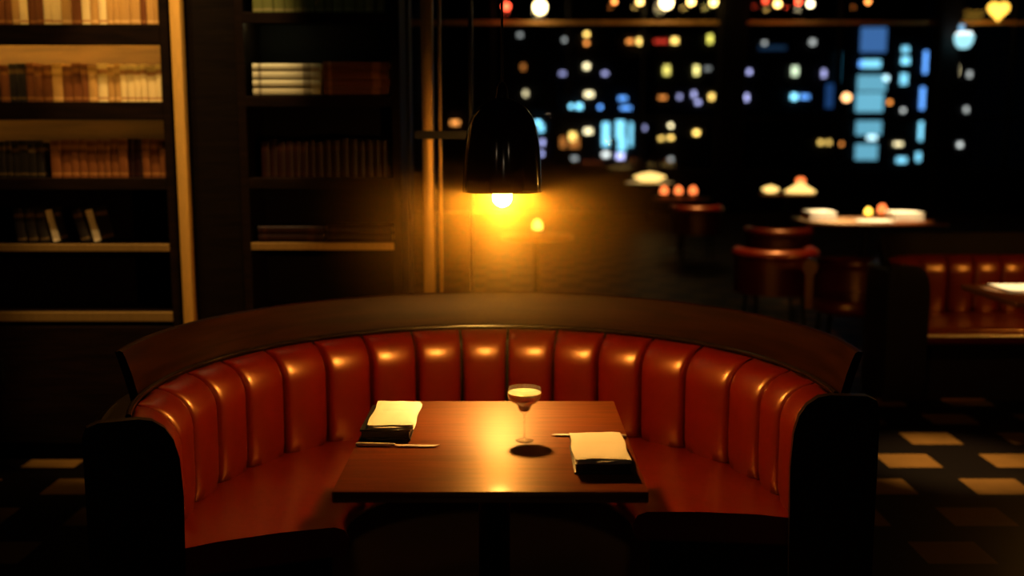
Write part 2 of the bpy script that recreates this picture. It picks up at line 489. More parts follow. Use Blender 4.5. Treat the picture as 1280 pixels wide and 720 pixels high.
zt = menu_box(-.428, -.286, 2.835, 3.105, 'thick black menu folder on the table under the left napkin')
napkin(-.408, -.276, 2.825, 3.105, zt, 'folded white napkin on the black folder at the left table edge', 1)
zt = menu_box(.158, .304, 2.540, 2.775, 'thick black menu folder on the table under the napkin beside the cocktail glass')
napkin(.158, .300, 2.515, 2.765, zt, 'folded white napkin on the black folder near the right front table corner', 4)

def knife(x0, y0, x1, y1, label):
    """handle at the first point, tip at the second"""
    k = thing('table_knife', label, 'knife', ((x0 + x1) / 2, (y0 + y1) / 2, TZ))
    v = Vector((x1 - x0, y1 - y0, 0)); L = v.length; v.normalize(); n = Vector((-v.y, v.x, 0))
    o = Vector((x0, y0, TZ))
    b = B(); tube(b, [o + v * (L * t) + Vector((0, 0, .0062)) for t in (0, .03, .2, .4, .47)], [.0035, .0058, .0056, .0046, .004], 10); build('handle', b, M['steel'], k, 60)
    b = B()
    pr = [(.46, -.004), (.50, -.008), (.85, -.010), (.95, -.006), (1, .006), (.46, .006)]
    A = [b.verts.new(o + v * (L * s) + n * w + Vector((0, 0, .0035))) for s, w in pr]; C = [b.verts.new(o + v * (L * s) + n * w + Vector((0, 0, .0058))) for s, w in pr]
    b.faces.new(A); b.faces.new(list(reversed(C)))
    for i in range(len(pr)):
        j = (i + 1) % len(pr); b.faces.new((A[i], C[i], C[j], A[j]))
    build('blade', b, M['steel'], k)
knife(-.432, 2.785, -.200, 2.775, 'thin steel knife lying in front of the left napkin')
knife(.325, 2.862, .112, 2.885, 'thin steel knife lying just behind the right napkin')

# coupe glass
gx, gy, gz = .035, 2.837, TZ + .0004
cg = thing('coupe_glass', 'stemmed coupe glass of pale cocktail standing on the near table', 'cocktail glass', (gx, gy, TZ))
outer = [(0, 0), (.0245, 0), (.026, .0012), (.0255, .0024), (.014, .0042), (.006, .007), (.0036, .013), (.0030, .040), (.0032, .072), (.0060, .081), (.0125, .0850), (.0172, .0920), (.0195, .1000), (.0235, .1065), (.0350, .1130), (.0440, .1220), (.0485, .1330), (.0492, .1430), (.0475, .1530)]
inner = [(.0466, .1532), (.0478, .1430), (.0471, .1335), (.0428, .1232), (.0343, .1145), (.0225, .1080), (.0181, .1006), (.0158, .0930), (.0112, .0868), (0, .0852)]
b = B(); lathe(b, [(r, gz + z) for r, z in outer + inner], 48, gx, gy); build('glass', b, M['glass'], cg, 60)
b = B(); lathe(b, [(r, gz + z) for r, z in [(0, .0855), (.0108, .0871), (.0154, .0932), (.0177, .1008), (.0221, .1083), (.0340, .1149), (.0424, .1236), (.0466, .1338), (.0471, .1400), (.0460, .1406), (0, .1402)]], 48, gx, gy)
build('drink', b, M['drink'], cg, 60)

# ------------------------------------------------------------------ pendant lamp
LX, LY, RIM = -.030, 3.20, 1.430
BULB_L = 1350
LAMP_W = 40
M['bulb'] = emit('warm_bulb', (1, .43, .075), BULB_L, True)
def pendant(label, x, y, m_bulb):
    p = thing('pendant_lamp', label, 'pendant lamp', (x, y, RIM))
    out = [(.1215, RIM), (.1225, RIM + .006), (.1215, RIM + .03), (.118, RIM + .09), (.113, RIM + .15), (.106, RIM + .19), (.094, RIM + .225), (.076, RIM + .252), (.052, RIM + .270), (.030, RIM + .280), (.022, RIM + .283)]
    inn = [(.019, RIM + .277), (.050, RIM + .264), (.073, RIM + .246), (.090, RIM + .221), (.102, RIM + .188), (.109, RIM + .15), (.114, RIM + .09), (.1172, RIM + .03), (.1185, RIM + .004)]
    b = B(); lathe(b, out + inn, 64, x, y, True); build('lamp_shade', b, M['shade'], p, 50)
    li = [(r - .0012, z - .001) for r, z in inn]
    b = B(); lathe(b, [(r, z) for r, z in li] + [(r - .001, z) for r, z in reversed(li)], 64, x, y, True)
    s = build('shade_lining', b, M['shade_in'], p, 50)
    b = B(); lathe(b, [(0, RIM + .05), (.018, RIM + .05), (.020, RIM + .06), (.020, RIM + .285), (.016, RIM + .315), (.007, RIM + .33), (0, RIM + .33)], 24, x, y); build('socket', b, M['black_metal'], p, 40)
    b = B()
    prof = [(0, -.046)] + [(.030 * math.sin(t), -.016 - .030 * math.cos(t)) for t in [PI * k / 12 for k in range(1, 10)]] + [(.015, .03), (.013, .052), (0, .052)]
    lathe(b, [(r, RIM + z) for r, z in prof], 20, x, y); build('bulb', b, m_bulb, p, 60)
    b = B(); tube(b, [(x, y, RIM + .32), (x, y, ZC - .03)], .0035, 8); build('cord', b, M['black_metal'], p)
    b = B(); lathe(b, [(0, ZC - .035), (.05, ZC - .03), (.055, ZC), (0, ZC)], 24, x, y); build('ceiling_rose', b, M['black_metal'], p, 40)
    return p
pendant('dark bell shaped pendant lamp with glowing bulb hanging over the near table', LX, LY, M['bulb'])
M['bulb_far'] = emit('warm_bulb_far', (1, .42, .06), 560, True)
pendant('dark bell pendant lamp hanging over the table of the farther right booth', 3.55, 5.75, M['bulb_far'])

# scattering volume that stands in for lens bloom around the bulb, thinning outwards
HAZE_K, HAZE_FALL = .95, .135
m = bpy.data.materials.new('bloom_haze'); m.use_nodes = True
N, L = m.node_tree.nodes, m.node_tree.links
N.remove(N['Principled BSDF'])
vs = N.new('ShaderNodeVolumeScatter'); vs.inputs['Anisotropy'].default_value = 0
vs.inputs['Color'].default_value = (1, .60, .13, 1)
tc = N.new('ShaderNodeTexCoord'); vl = N.new('ShaderNodeVectorMath'); vl.operation = 'LENGTH'
L.new(tc.outputs['Object'], vl.inputs[0])
dens = math_node(N, L, 'MULTIPLY', math_node(N, L, 'POWER', 2.718, math_node(N, L, 'MULTIPLY', vl.outputs['Value'], -1 / HAZE_FALL)), HAZE_K)
dens = math_node(N, L, 'MAXIMUM', math_node(N, L, 'SUBTRACT', dens, HAZE_K * math.exp(-.60 / HAZE_FALL)), 0.0)
L.new(dens, vs.inputs['Density'])
L.new(vs.outputs['Volume'], N['Material Output'].inputs['Volume'])
b = B(); bmesh.ops.create_icosphere(b, subdivisions=4, radius=.60)
hz = build('haze', b, m, None, 180); hz.location = (LX, LY, RIM - .03)
tag(hz, 'warm glowing haze standing in for lens bloom around the lit pendant bulb', 'haze', kind='stuff')

# ------------------------------------------------------------------ bookcases
BKY = 5.0                                                     # front plane
def bookcase(label, x0, x1, shelves, y_back=5.34, back='back_wood'):
    c = thing('bookcase', label, 'bookcase', ((x0 + x1) / 2, BKY + .17, 0))
    for xa, xb in ((x0, x0 + .04), (x1 - .04, x1)):
        b = B(); box(b, xa, xb, BKY, y_back, 0, 3.2, .003); build('side_panel', b, M['shelf_wood'], c)
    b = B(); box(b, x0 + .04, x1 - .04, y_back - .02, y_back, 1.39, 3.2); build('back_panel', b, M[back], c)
    b = B(); box(b, x0 + .04, x1 - .04, y_back - .02, y_back, .70, 1.39); build('back_panel', b, M['dark_wood'], c)  # shade of the unlit lower bays is put into this darker wood
    for z, th, lip, edge in shelves:
        b = B(); box(b, x0 + .04, x1 - .04, BKY + .015, y_back - .02, z - .025, z, .002)
        s = build('shelf_board', b, M['shelf_wood'], c)
        b = B(); box(b, x0 + .04, x1 - .04, BKY - .004, BKY + .016, z - th, z, .002); build('shelf_lip', b, M['brass'] if edge else M['shelf_wood'], s)
        if lip:
            mm = lip
            b = B(); box(b, x0 + .05, x1 - .05, BKY + .020, BKY + .032, z - .042, z - .030)
            build('light_strip', b, mm, c)
    w = (x1 - x0 - .08) / 2
    for k in range(2):
        xa = x0 + .04 + k * w
        b = B(); box(b, xa + .003, xa + w - .003, BKY - .002, BKY + .02, .09, .68, .003); d = build('door', b, M['shelf_wood'], c)
        b = B(); box(b, xa + (w - .04 if k == 0 else .025), xa + (w - .025 if k == 0 else .04), BKY - .024, BKY - .003, .40, .52, .003); build('handle', b, M['black_metal'], d)
    b = B(); box(b, x0 + .04, x1 - .04, BKY + .03, y_back, 0, .09); build('plinth', b, M['dark_wood'], c)
    return c
led = lambda n, c, s: emit(n, c, s, True)
W = (1, .55, .10)
L1, L2, L3, L4 = led('led_upper', W, 95), led('led_second', W, 60), led('led_third', W, 7.5), led('led_low', W, .7)
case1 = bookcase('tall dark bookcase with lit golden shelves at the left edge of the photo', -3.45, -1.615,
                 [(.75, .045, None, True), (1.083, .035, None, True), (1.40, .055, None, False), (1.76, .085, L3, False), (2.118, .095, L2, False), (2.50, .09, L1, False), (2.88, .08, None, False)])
G = (.78, .86, .46)
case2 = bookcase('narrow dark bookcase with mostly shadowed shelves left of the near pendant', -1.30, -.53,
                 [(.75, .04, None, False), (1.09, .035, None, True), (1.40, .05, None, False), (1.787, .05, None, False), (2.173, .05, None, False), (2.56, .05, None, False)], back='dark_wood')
b = B(); box(b, -1.53, -1.30, BKY + .02, 5.35, 0, 3.2, .004); tag(build('wall_panel', b, M['dark_wood']), 'plain black panel between the two bookcases', 'panel')
# brass upright between the bookcases
b = B(); box(b, -1.588, -1.538, BKY - .05, BKY + .01, 0, 3.3, .006); tag(build('brass_upright', b, M['gold_paint'], None, 30), 'tall golden brass upright at the right side of the lit bookcase', 'upright')

# little shelf spot lamps lighting the stacked volumes (part of the narrow bookcase)
b = B(); box(b, -1.24, -1.10, BKY + .022, BKY + .034, 2.173 - .042, 2.173 - .032); build('light_strip', b, led('led_green_white', G, 40), case2)
b = B(); box(b, -1.24, -.60, BKY + .022, BKY + .034, 2.56 - .042, 2.56 - .032); build('light_strip', b, led('led_green_dim', G, 9), case2)

BOOK = {
    'tan': book_mat('book_tan', (.40, .22, .06), (.60, .36, .13)),
    'brown': book_mat('book_brown', (.13, .042, .010), (.26, .11, .03)),
    'cream': book_mat('book_cream', (.66, .50, .22), (.42, .2, .07)),
    'black': book_mat('book_black', (.012, .009, .007), (.10, .06, .02)),
    'dark red': book_mat('book_dark_red', (.010, .0013, .0008), (.022, .005, .0015)),
    'green': book_mat('book_green', (.11, .12, .035), (.22, .2, .09)),
    'grey': book_mat('book_grey', (.45, .43, .30), (.22, .2, .14)),
}
def book_mesh(name, w, d, h, m, lean=0):
    """upright book, spine towards -y, base corner at the origin: boards + rounded spine, page block as a part"""
    b = B(); t = min(.004, w * .15)
    box(b, 0, t, .004, d, 0, h, .0008, 1); box(b, w - t, w, .004, d, 0, h, .0008, 1)
    sp = [(0, .006)] + [(w / 2 - w / 2 * math.cos(PI * k / 6), .006 - .006 * math.sin(PI * k / 6)) for k in range(1, 6)] + [(w, .006), (w - t, .009), (t, .009)]
    prism(b, sp, 0, h, 'xy')
    o = build(name, b, m, None, 40)
    b = B(); box(b, t * .9, w - t * .9, .0085, d - .006, .004, h - .004); build('pages', b, M['pages'], o)
    return o
ORD = ['', 'first', 'second', 'third', 'fourth', 'fifth', 'sixth', 'seventh', 'eighth', 'ninth', 'tenth', 'eleventh', 'twelfth', 'thirteenth', 'fourteenth', 'fifteenth', 'sixteenth', 'seventeenth', 'eighteenth',
       'nineteenth', 'twentieth', 'twenty-first', 'twenty-second', 'twenty-third', 'twenty-fourth', 'twenty-fifth', 'twenty-sixth', 'twenty-seventh', 'twenty-eighth', 'twenty-ninth', 'thirtieth', 'thirty-first', 'thirty-second']
def book_row(x_right, x_left, z, hmin, hmax, pick, where, group, y=BKY + .05, w=(.028, .05), count_from='the brass upright'):
    x = x_right; n = 0
    while True:
        ww = random.uniform(*w)
        if x - ww < x_left: break
        n += 1
        h = random.uniform(hmin, hmax); c = pick(n, x)
        o = book_mesh('book', ww - .0012, random.uniform(.15, .19), h, BOOK[c])
        o.location = (x - ww, y + random.uniform(0, .012), z + .0005)
        tag(o, '%s book, %s from %s on %s' % (c, ORD[n], count_from, where), 'book', group)
        x -= ww
cl = random.choice
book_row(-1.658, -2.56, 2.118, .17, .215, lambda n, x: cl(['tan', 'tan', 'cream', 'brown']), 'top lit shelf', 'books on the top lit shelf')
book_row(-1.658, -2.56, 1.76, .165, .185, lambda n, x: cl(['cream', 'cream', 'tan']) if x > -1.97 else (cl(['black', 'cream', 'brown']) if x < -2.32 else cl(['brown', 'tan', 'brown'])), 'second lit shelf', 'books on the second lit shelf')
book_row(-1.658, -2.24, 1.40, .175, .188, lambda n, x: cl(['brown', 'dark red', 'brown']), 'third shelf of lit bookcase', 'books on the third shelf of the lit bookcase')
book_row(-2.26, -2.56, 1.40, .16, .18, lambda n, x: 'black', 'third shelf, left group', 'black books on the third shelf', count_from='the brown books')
# leaning books on the fourth shelf
for k, (x, c, ln) in enumerate([(-2.00, 'black', -14), (-2.055, 'black', -15), (-2.20, 'black', -12), (-2.255, 'black', -10), (-2.31, 'black', -8), (-2.365, 'black', -6)]):
    w, h = .045, .165
    o = book_mesh('book', w, .17, h, BOOK[c])
    o.rotation_euler = (0, R(ln), PI) if k in (0, 2) else (0, R(ln), 0)
    if k in (0, 2):
        o.rotation_euler = (0, R(-ln), PI)          # fore-edge towards the room
        o.location = (x, BKY + .23, 1.0836 + .001)
    else:
        o.location = (x - w, BKY + .05, 1.0836 + .001)
    if k in (0, 2): o.location.z += 0
    else: o.location.z += 0
    # rest the lower corner on the board
    mn = min((o.rotation_euler.to_matrix() @ v.co).z for v in o.data.vertices)
    o.location.z = 1.0835 - mn
    tag(o, 'black book%s, %s from the right among the leaning books' % (' with cream pages outward' if k in (0, 2) else '', ORD[k + 1]), 'book', 'leaning books on the fourth shelf')
# narrow bookcase
book_row(-.60, -1.235, 2.173, .17, .20, lambda n, x: 'green', 'top shelf of narrow bookcase', 'green books on the narrow bookcase', w=(.042, .054), count_from='the right')
book_row(-.60, -1.235, 1.40, .17, .19, lambda n, x: 'dark red', 'third shelf of narrow bookcase', 'dark red books on the narrow bookcase', w=(.032, .044), count_from='the right')
def pile(x, z, n, wd, c, where, group):
    zz = z + .0005
    for k in range(n):
        t = random.uniform(.032, .042)
        o = book_mesh('book', t, .20, wd - random.uniform(0, .01), BOOK[c])
        o.rotation_euler = (0, R(90), 0)            # lies flat, spine to the room
        o.location = (x, BKY + .04 + random.uniform(0, .008), zz + t)
        zz += t + .0008
        tag(o, '%s large book lying flat, %s from the bottom of the %s' % (c, ORD[k + 1], where), 'book', group)
pile(-1.235, 1.787, 4, .33, 'grey', 'left pile in narrow bookcase', 'flat grey books')
pile(-.90, 1.787, 4, .32, 'brown', 'right pile in narrow bookcase', 'flat brown books')
pile(-1.235, 1.09, 2, .33, 'dark red', 'low left pile', 'flat dark red books')
pile(-.90, 1.09, 2, .32, 'dark red', 'low right pile', 'flat dark red books')

# brass framed glass screen beside the narrow bookcase
sc = thing('glass_screen', 'narrow brass framed glass screen beside the narrow bookcase', 'screen', (-.37, 5.0, 0))
b = B(); box(b, -.425, -.372, 4.97, 5.03, 0, 3.3, .006); build('post', b, M['brass'], sc, 30)
b = B(); box(b, -.348, -.334, 4.98, 5.02, 0, 3.3, .003); build('post', b, M['brass'], sc, 30)
b = B(); box(b, -.46, -.18, 4.96, 4.969, 1.585, 1.625, .002); build('crossbar', b, M['black_metal'], sc)
b = B(); box(b, -.205, -.185, 4.97, 5.03, 0, 3.3, .004); build('post', b, M['black_metal'], sc)
b = B(); box(b, -.336, -.203, 4.996, 5.002, .02, 3.3); build('pane', b, M['pane'], sc)

# ------------------------------------------------------------------ right booth's table
t2 = thing('dining_table', 'dark wooden table standing in front of the farther right booth', 'table', (3.2, 5.75, 0))
b = B(); box(b, 2.60, 3.75, 5.30, 5.96, .72, .75, .004); build('tabletop', b, M['table'], t2, 30)
b = B(); lathe(b, [(0, .02), (.045, .02), (.045, .72), (0, .72)], 24, 3.15, 5.63); build('column', b, M['black_metal'], t2, 40)
b = B(); lathe(b, [(0, 0), (.25, 0), (.255, .008), (.06, .03), (0, .045)], 32, 3.15, 5.63); build('base_plate', b, M['black_metal'], t2, 40)
napkin(2.72, 2.98, 5.62, 5.90, .7505, 'folded white napkin on the table of the farther right booth', 9)

# ------------------------------------------------------------------ farther tables and chairs
def round_table(x, y, r, label, m=None, rect=None):
    t = thing('dining_table', label, 'table', (x, y, 0))
    b = B()
    if rect: box(b, x - rect[0], x + rect[0], y - rect[1], y + rect[1], .72, .75, .006)
    else: lathe(b, [(0, .72), (r - .01, .72), (r, .73), (r, .745), (r - .006, .75), (0, .75)], 40, x, y)
    build('tabletop', b, m or M['table'], t, 40)
    b = B(); lathe(b, [(0, .02), (.04, .02), (.04, .72), (0, .72)], 20, x, y); build('column', b, M['black_metal'], t, 40)
    b = B(); lathe(b, [(0, 0), (.22, 0), (.225, .01), (.05, .03), (0, .04)], 28, x, y); build('base_plate', b, M['black_metal'], t, 40)
    return t
round_table(3.62, 10.62, 0, 'dark rectangular table with white napkins in the farther dining area', None, (.68, .42))
round_table(2.55, 19.4, .45, 'small round table standing by the far window left of the pillar', M['napkin'])
round_table(4.10, 15.5, .42, 'round table with glowing shapes beyond the table of white napkins')
round_table(2.36, 14.5, .40, 'small round table holding three orange candle cups')
round_table(.22, 9.0, .32, 'small round table with one lamp seen just under the near pendant')
napkin(3.02, 3.30, 10.55, 10.85, .7505, 'bright white napkin at left end of the farther rectangular table', 11, t=.030)
napkin(3.46, 3.80, 10.30, 10.50, .7505, 'flat white napkin in the middle of the farther rectangular table', 12)
napkin(3.84, 4.14, 10.42, 10.72, .7505, 'bright white napkin at right end of the farther rectangular table', 13, t=.030)
M['cream_glow'] = emit('cream_linen_glow', (1, .62, .17), 1.9, True)
M['orange_glow'] = emit('orange_candle_glow', (1, .20, .045), 2.2, False)
M['yellow_glow'] = emit('yellow_candle_glow', (1, .55, .06), 4, False)
M['amber_cup'] = mat('amber_cup', (.5, .22, .05), .2, spec=.6, noise=.1, nscale=30)
def candle(x, y, s, m, label, group=None):
    z = .7505
    c = thing('table_lamp', label, 'candle lamp', (x, y, .75), group)
    b = B(); lathe(b, [(0, z), (.045 * s, z), (.05 * s, z + .01), (.012 * s, z + .02), (.012 * s, z + .05 * s), (.02 * s, z + .055 * s), (0, z + .055 * s)], 20, x, y); build('base', b, M['brass'], c, 40)
    b = B(); lathe(b, [(0, z + .055 * s), (.05 * s, z + .06 * s), (.055 * s, z + .1 * s), (.045 * s, z + .14 * s), (.02 * s, z + .165 * s), (0, z + .17 * s)], 20, x, y); build('globe', b, m, c, 60)
    return c
candle(.22, 9.0, .8, M['yellow_glow'], 'small yellow lamp glowing on the table just under the near pendant')
def glow_linen(x, y, r, h, label, tip=None):  # glow put into the shape to stand in for lit white linen
    z = .7505
    c = thing('table_lamp', label, 'lit linen stand-in', (x, y, .75))
    b = B(); lathe(b, [(0, z), (r * .4, z), (r * .42, z + .012), (r * .2, z + .02), (0, z + .02)], 24, x, y); build('base', b, M['brass'], c, 40)
    prof = [(0, z + .02), (r * .5, z + .022), (r, z + .02 + h * .42), (r * .97, z + .02 + h * .55), (r * .45, z + .02 + h * .85), (0, z + .02 + h)] if not tip else [(0, z + .02), (r, z + .022), (r * .98, z + .05), (r * .35, z + .02 + h * .8), (r * .25, z + .02 + h), (0, z + .02 + h)]
    b = B(); lathe(b, prof, 28, x, y); build('lamp_shade', b, M['cream_glow'], c, 50)
    if tip:
        b = B(); lathe(b, [(0, z + .02 + h), (r * .25, z + .021 + h), (r * .34, z + .06 + h), (r * .2, z + .10 + h), (0, z + .105 + h)], 20, x, y); build('finial', b, M['orange_glow'], c, 60)
    return c
glow_linen(3.83, 15.45, .13, .11, 'small glowing form standing in for lit linen, left on the farther round table')
glow_linen(4.27, 15.45, .22, .14, 'glowing cone with orange tip standing in for lit linen on the farther round table', True)
candle(3.70, 10.80, .7, M['yellow_glow'], 'small yellow candle lamp standing between the farther white napkins')
candle(3.86, 10.85, .9, M['orange_glow'], 'small orange candle lamp standing between the farther white napkins')
for k, dx in enumerate((-.20, 0, .20)):
    candle(2.30 + dx, 14.4, 1.0, M['orange_glow'], '%s orange candle cup on the small round table, counted from left' % ['first', 'second', 'third'][k], 'orange candle cups')
glow_linen(2.55, 19.35, .30, .17, 'wide glowing bowl standing in for lit cloth on the round table by far window')

def tub_chair(x, y, rz, label, first=[]):
    if first:
        c = copy_tree(first[0])
    else:
        c = thing('tub_chair', label, 'chair', (0, 0, 0), 'red leather tub chairs')
        b = B(); lathe(b, [(0, .34), (.25, .34), (.27, .36), (.27, .42), (.25, .445), (0, .45)], 28); build('seat', b, M['leather_red'], c, 50)
        b = B(); sweep(b, circle_frames(0, 0, .25, R(80), R(280), 30), [(.02, .34), (.02, .60), (-.005, .625), (-.012, .655), (0, .685), (.025, .704), (.055, .708), (.085, .69), (.10, .66), (.095, .63), (.075, .61), (.075, .34)]); build('backrest', b, M['leather_red'], c, 40)
        for sx in (-1, 1):
            for sy in (-1, 1):
                b = B(); tube(b, [(sx * .18, sy * .18, .345), (sx * .21, sy * .21, 0)], [.018, .011], 10); build('leg', b, M['black_metal'], c, 50)
        first.append(c)
    c.location = (x, y, 0); c.rotation_euler.z = rz
    c['label'] = label
    return c
tub_chair(2.15, 8.45, 0, 'red leather tub chair nearest behind the near booth, right of centre')
tub_chair(2.66, 10.35, R(-20), 'red leather tub chair at left end of the rectangular napkin table')
tub_chair(2.42, 13.65, 0, 'red leather tub chair in front of the candle cup table')
tub_chair(2.46, 7.45, R(150), 'red leather tub chair just behind the arm of the right booth')

# pendants hanging along the far window
def globe(px, py, dpx, col, s, label, D=21.6):
    p = at(px, py, D); r = dpx * D / F_PX / 2
    t = thing('globe_pendant', label, 'pendant light', p, 'glowing pendants along the far window')
    b = B(); lathe(b, [(0, p.z - r)] + [(r * math.sin(PI * k / 10), p.z - r * math.cos(PI * k / 10)) for k in range(1, 10)] + [(0, p.z + r)], 16, p.x, p.y)
    build('globe', b, emit('pendant_glow', col, s * 1.7, True), t, 90)
    b = B(); tube(b, [(p.x, p.y, p.z + r * .9), (p.x, p.y, ZC)], .008, 6); build('rod', b, M['black_metal'], t)
    b = B(); lathe(b, [(0, p.z + r * .8), (r * .5, p.z + r * .85), (r * .4, p.z + r * 1.2), (0, p.z + r * 1.25)], 12, p.x, p.y); build('cap', b, M['black_metal'], t, 40)
Y_, O_, C_, R_ = (1, .60, .16), (1, .30, .06), (1, .75, .35), (1, .08, .03)
globe(633, 8, 9, R_, 4, 'red orange globe pendant near the far window, left of the large cream one')
globe(675, 9, 16, C_, 6, 'large cream globe pendant near the far window above the near lamp')
globe(768, 2, 6, O_, 3, 'small orange globe pendant, leftmost of the row along the far transom')
globe(800, 2, 8, Y_, 4, 'yellow globe pendant second in the row along the far transom')
globe(833, 3, 16, C_, 5, 'widest cream globe pendant in the row along the far transom')
globe(864, 2, 9, Y_, 5, 'yellow globe pendant just right of the widest cream one')
globe(892, 3, 9, (1, .75, .2), 4, 'yellow green globe pendant just left of the window pillar')
globe(957, 1, 7, R_, 2, 'dim red globe pendant just right of the window pillar')
globe(972, 5, 8, Y_, 5, 'amber globe pendant second from the window pillar on its right')
globe(998, 2, 7, R_, 4, 'red globe pendant between the amber and pale ones')
globe(1013, 5, 8, (1, .85, .5), 4, 'pale cream globe pendant right of the red one')
globe(1085, 2, 6, O_, 3, 'small orange globe pendant above the blue lit tower')
for gx2, gy2, gz2, lb in ((-1.3, -1.2, 2.35, 'unseen warm globe added behind the viewer on the left for glints'), (.35, -1.5, 2.1, 'unseen warm globe added behind the viewer near the middle for glints'), (1.5, -1.0, 2.4, 'unseen warm globe added behind the viewer on the right for glints')):
    t = thing('globe_pendant', lb, 'pendant light', (gx2, gy2, gz2))  # unseen globes added for glints on the pendant shade
    b = B(); lathe(b, [(0, gz2 - .05)] + [(.05 * math.sin(PI * k / 10), gz2 - .05 * math.cos(PI * k / 10)) for k in range(1, 10)] + [(0, gz2 + .05)], 16, gx2, gy2)
    build('globe', b, emit('pendant_glow', (1, .7, .4), 22, True), t, 90)
    b = B(); tube(b, [(gx2, gy2, gz2 + .045), (gx2, gy2, ZC)], .004, 6); build('rod', b, M['black_metal'], t)
# glass bowl lamp
p = at(1205, 47, 21.5)
t = thing('bowl_pendant', 'bluish white glowing glass bowl hanging by the far window at right', 'pendant light', p)
b = B(); lathe(b, [(0, p.z - .22), (.10, p.z - .20), (.17, p.z - .10), (.19, p.z + .03), (.175, p.z + .05), (0, p.z + .05)], 24, p.x, p.y); build('bowl', b, emit('bowl_glow', (.35, .75, .85), 1.3), t, 60)
b = B(); lathe(b, [(0, p.z + .05), (.16, p.z + .055), (.15, p.z + .10), (0, p.z + .12)], 24, p.x, p.y); e = build('rim_light', b, emit('bowl_white', (.9, 1, 1), 2.2), t, 60)
b = B(); lathe(b, [(0, p.z + .12), (.05, p.z + .13), (.05, p.z + .25), (0, p.z + .26)], 16, p.x - .06, p.y); build('finial', b, emit('finial_glow', (.3, .6, .9), 1.0), t, 60)
b = B(); tube(b, [(p.x, p.y, p.z + .1), (p.x, p.y, ZC)], .008, 6); build('rod', b, M['black_metal'], t)
# heart lamp
p = at(1248, 14, 21.5)
t = thing('heart_pendant', 'glowing yellow heart shaped lamp hanging at the top right', 'pendant light', p)
b = B()
pts = []
for k in range(40):
    a = 2 * PI * k / 40
    pts.append((p.x + .0125 * 16 * math.sin(a) ** 3, p.z + .0125 * (13 * math.cos(a) - 5 * math.cos(2 * a) - 2 * math.cos(3 * a) - math.cos(4 * a)) + .02))
prism(b, pts, p.y - .05, p.y + .05); build('glow_body', b, emit('heart_glow', (1, .52, .06), 3.0), t)
b = B(); tube(b, [(p.x, p.y, p.z + .08), (p.x, p.y, ZC)], .008, 6); build('rod', b, M['black_metal'], t)

# ------------------------------------------------------------------ the city outside
GZ = -38
b = B(); box(b, -260, 360, 60, 460, GZ - 1, GZ); struct('street', b, M['street'])
WM = {}
def glow(col, s):
    k = (tuple(round(c, 2) for c in col), round(s, 1))
    if k not in WM: WM[k] = emit('lit_window_glow', k[0], k[1])
    return WM[k]
YL, CR, OR, CY, BL, LI, GR, RD = (1, .62, .14), (1, .82, .45), (1, .32, .06), (.22, .66, .90), (.10, .30, .80), (.45, .45, .85), (.6, .62, .6), (1, .06, .03)
def tower(label, px0, px1, top, D, depth, wins):
    a = at(px0, top, D); c = at(px1, top, D)
    t = thing('city_tower', label, 'building', ((a.x + c.x) / 2, D + depth / 2, GZ), 'city towers beyond the window')
    b = B(); box(b, a.x, c.x, D, D + depth, GZ, a.z)
    nfl = int((a.z - GZ) / 4)
    for k in range(nfl): box(b, a.x - .25, c.x + .25, D - .25, D + depth + .25, GZ + 4 * k + 3.2, GZ + 4 * k + 3.6)
    build('tower_body', b, M['facade'], t)
    b = B(); box(b, a.x + (c.x - a.x) * .3, a.x + (c.x - a.x) * .7, D + depth * .3, D + depth * .7, a.z, a.z + 4); build('roof_plant', b, M['facade'], t)
    s = D / F_PX
    for (x, y, w, h, col, br) in wins:
        ww, hh = max(4, w - 7), max(4, h - 7)
        Ls = br * (ww + 9) * (hh + 9) / (ww * hh) * .72
        q = at(x, y, D)
        b = B(); box(b, q.x - ww * s / 2, q.x + ww * s / 2, D - .55, D - .25, q.z - hh * s / 2, q.z + hh * s / 2, .05, 1)
        build('lit_window', b, glow(col, Ls), t)
tower('dark city tower with an orange window and blue column just right of the near lamp', 550, 690, -70, 150, 30, [
    (569, 152, 17, 15, OR, .8), (650, 44, 12, 10, GR, .15), (654, 84, 12, 14, OR, .13), (657, 117, 11, 13, CR, .35), (672, 152, 14, 12, CY, .9), (676, 160, 14, 16, CY, .7), (678, 178, 11, 14, LI, .45), (677, 192, 10, 12, LI, .4)])
tower('dark city tower with the brightest cyan window block left of the pillar', 692, 818, -60, 165, 30, [
    (733, 43, 12, 11, YL, .75), (733, 54, 11, 11, OR, .45), (706, 50, 12, 10, GR, .18), (800, 52, 14, 14, YL, 1.0), (787, 52, 14, 9, OR, .45), (733, 83, 13, 13, CR, .75), (703, 92, 14, 10, LI, .25), (756, 92, 13, 11, LI, .3),
    (736, 118, 17, 13, CR, .85), (713, 133, 12, 11, CY, .7), (724, 133, 13, 13, CY, .9), (750, 134, 11, 10, BL, .55), (778, 123, 17, 10, BL, .6), (782, 135, 20, 9, BL, .6), (714, 171, 18, 17, YL, 1.2), (712, 178, 30, 20, OR, .35),
    (735, 164, 16, 13, CR, .85), (757, 168, 15, 36, CY, 1.1), (775, 162, 17, 30, CY, 1.1), (777, 180, 16, 24, CY, .9), (788, 168, 11, 36, CY, .6), (757, 193, 15, 13, GR, .8), (775, 195, 16, 14, LI, 1.0), (805, 160, 10, 12, LI, .25), (718, 198, 14, 9, GR, .2)])
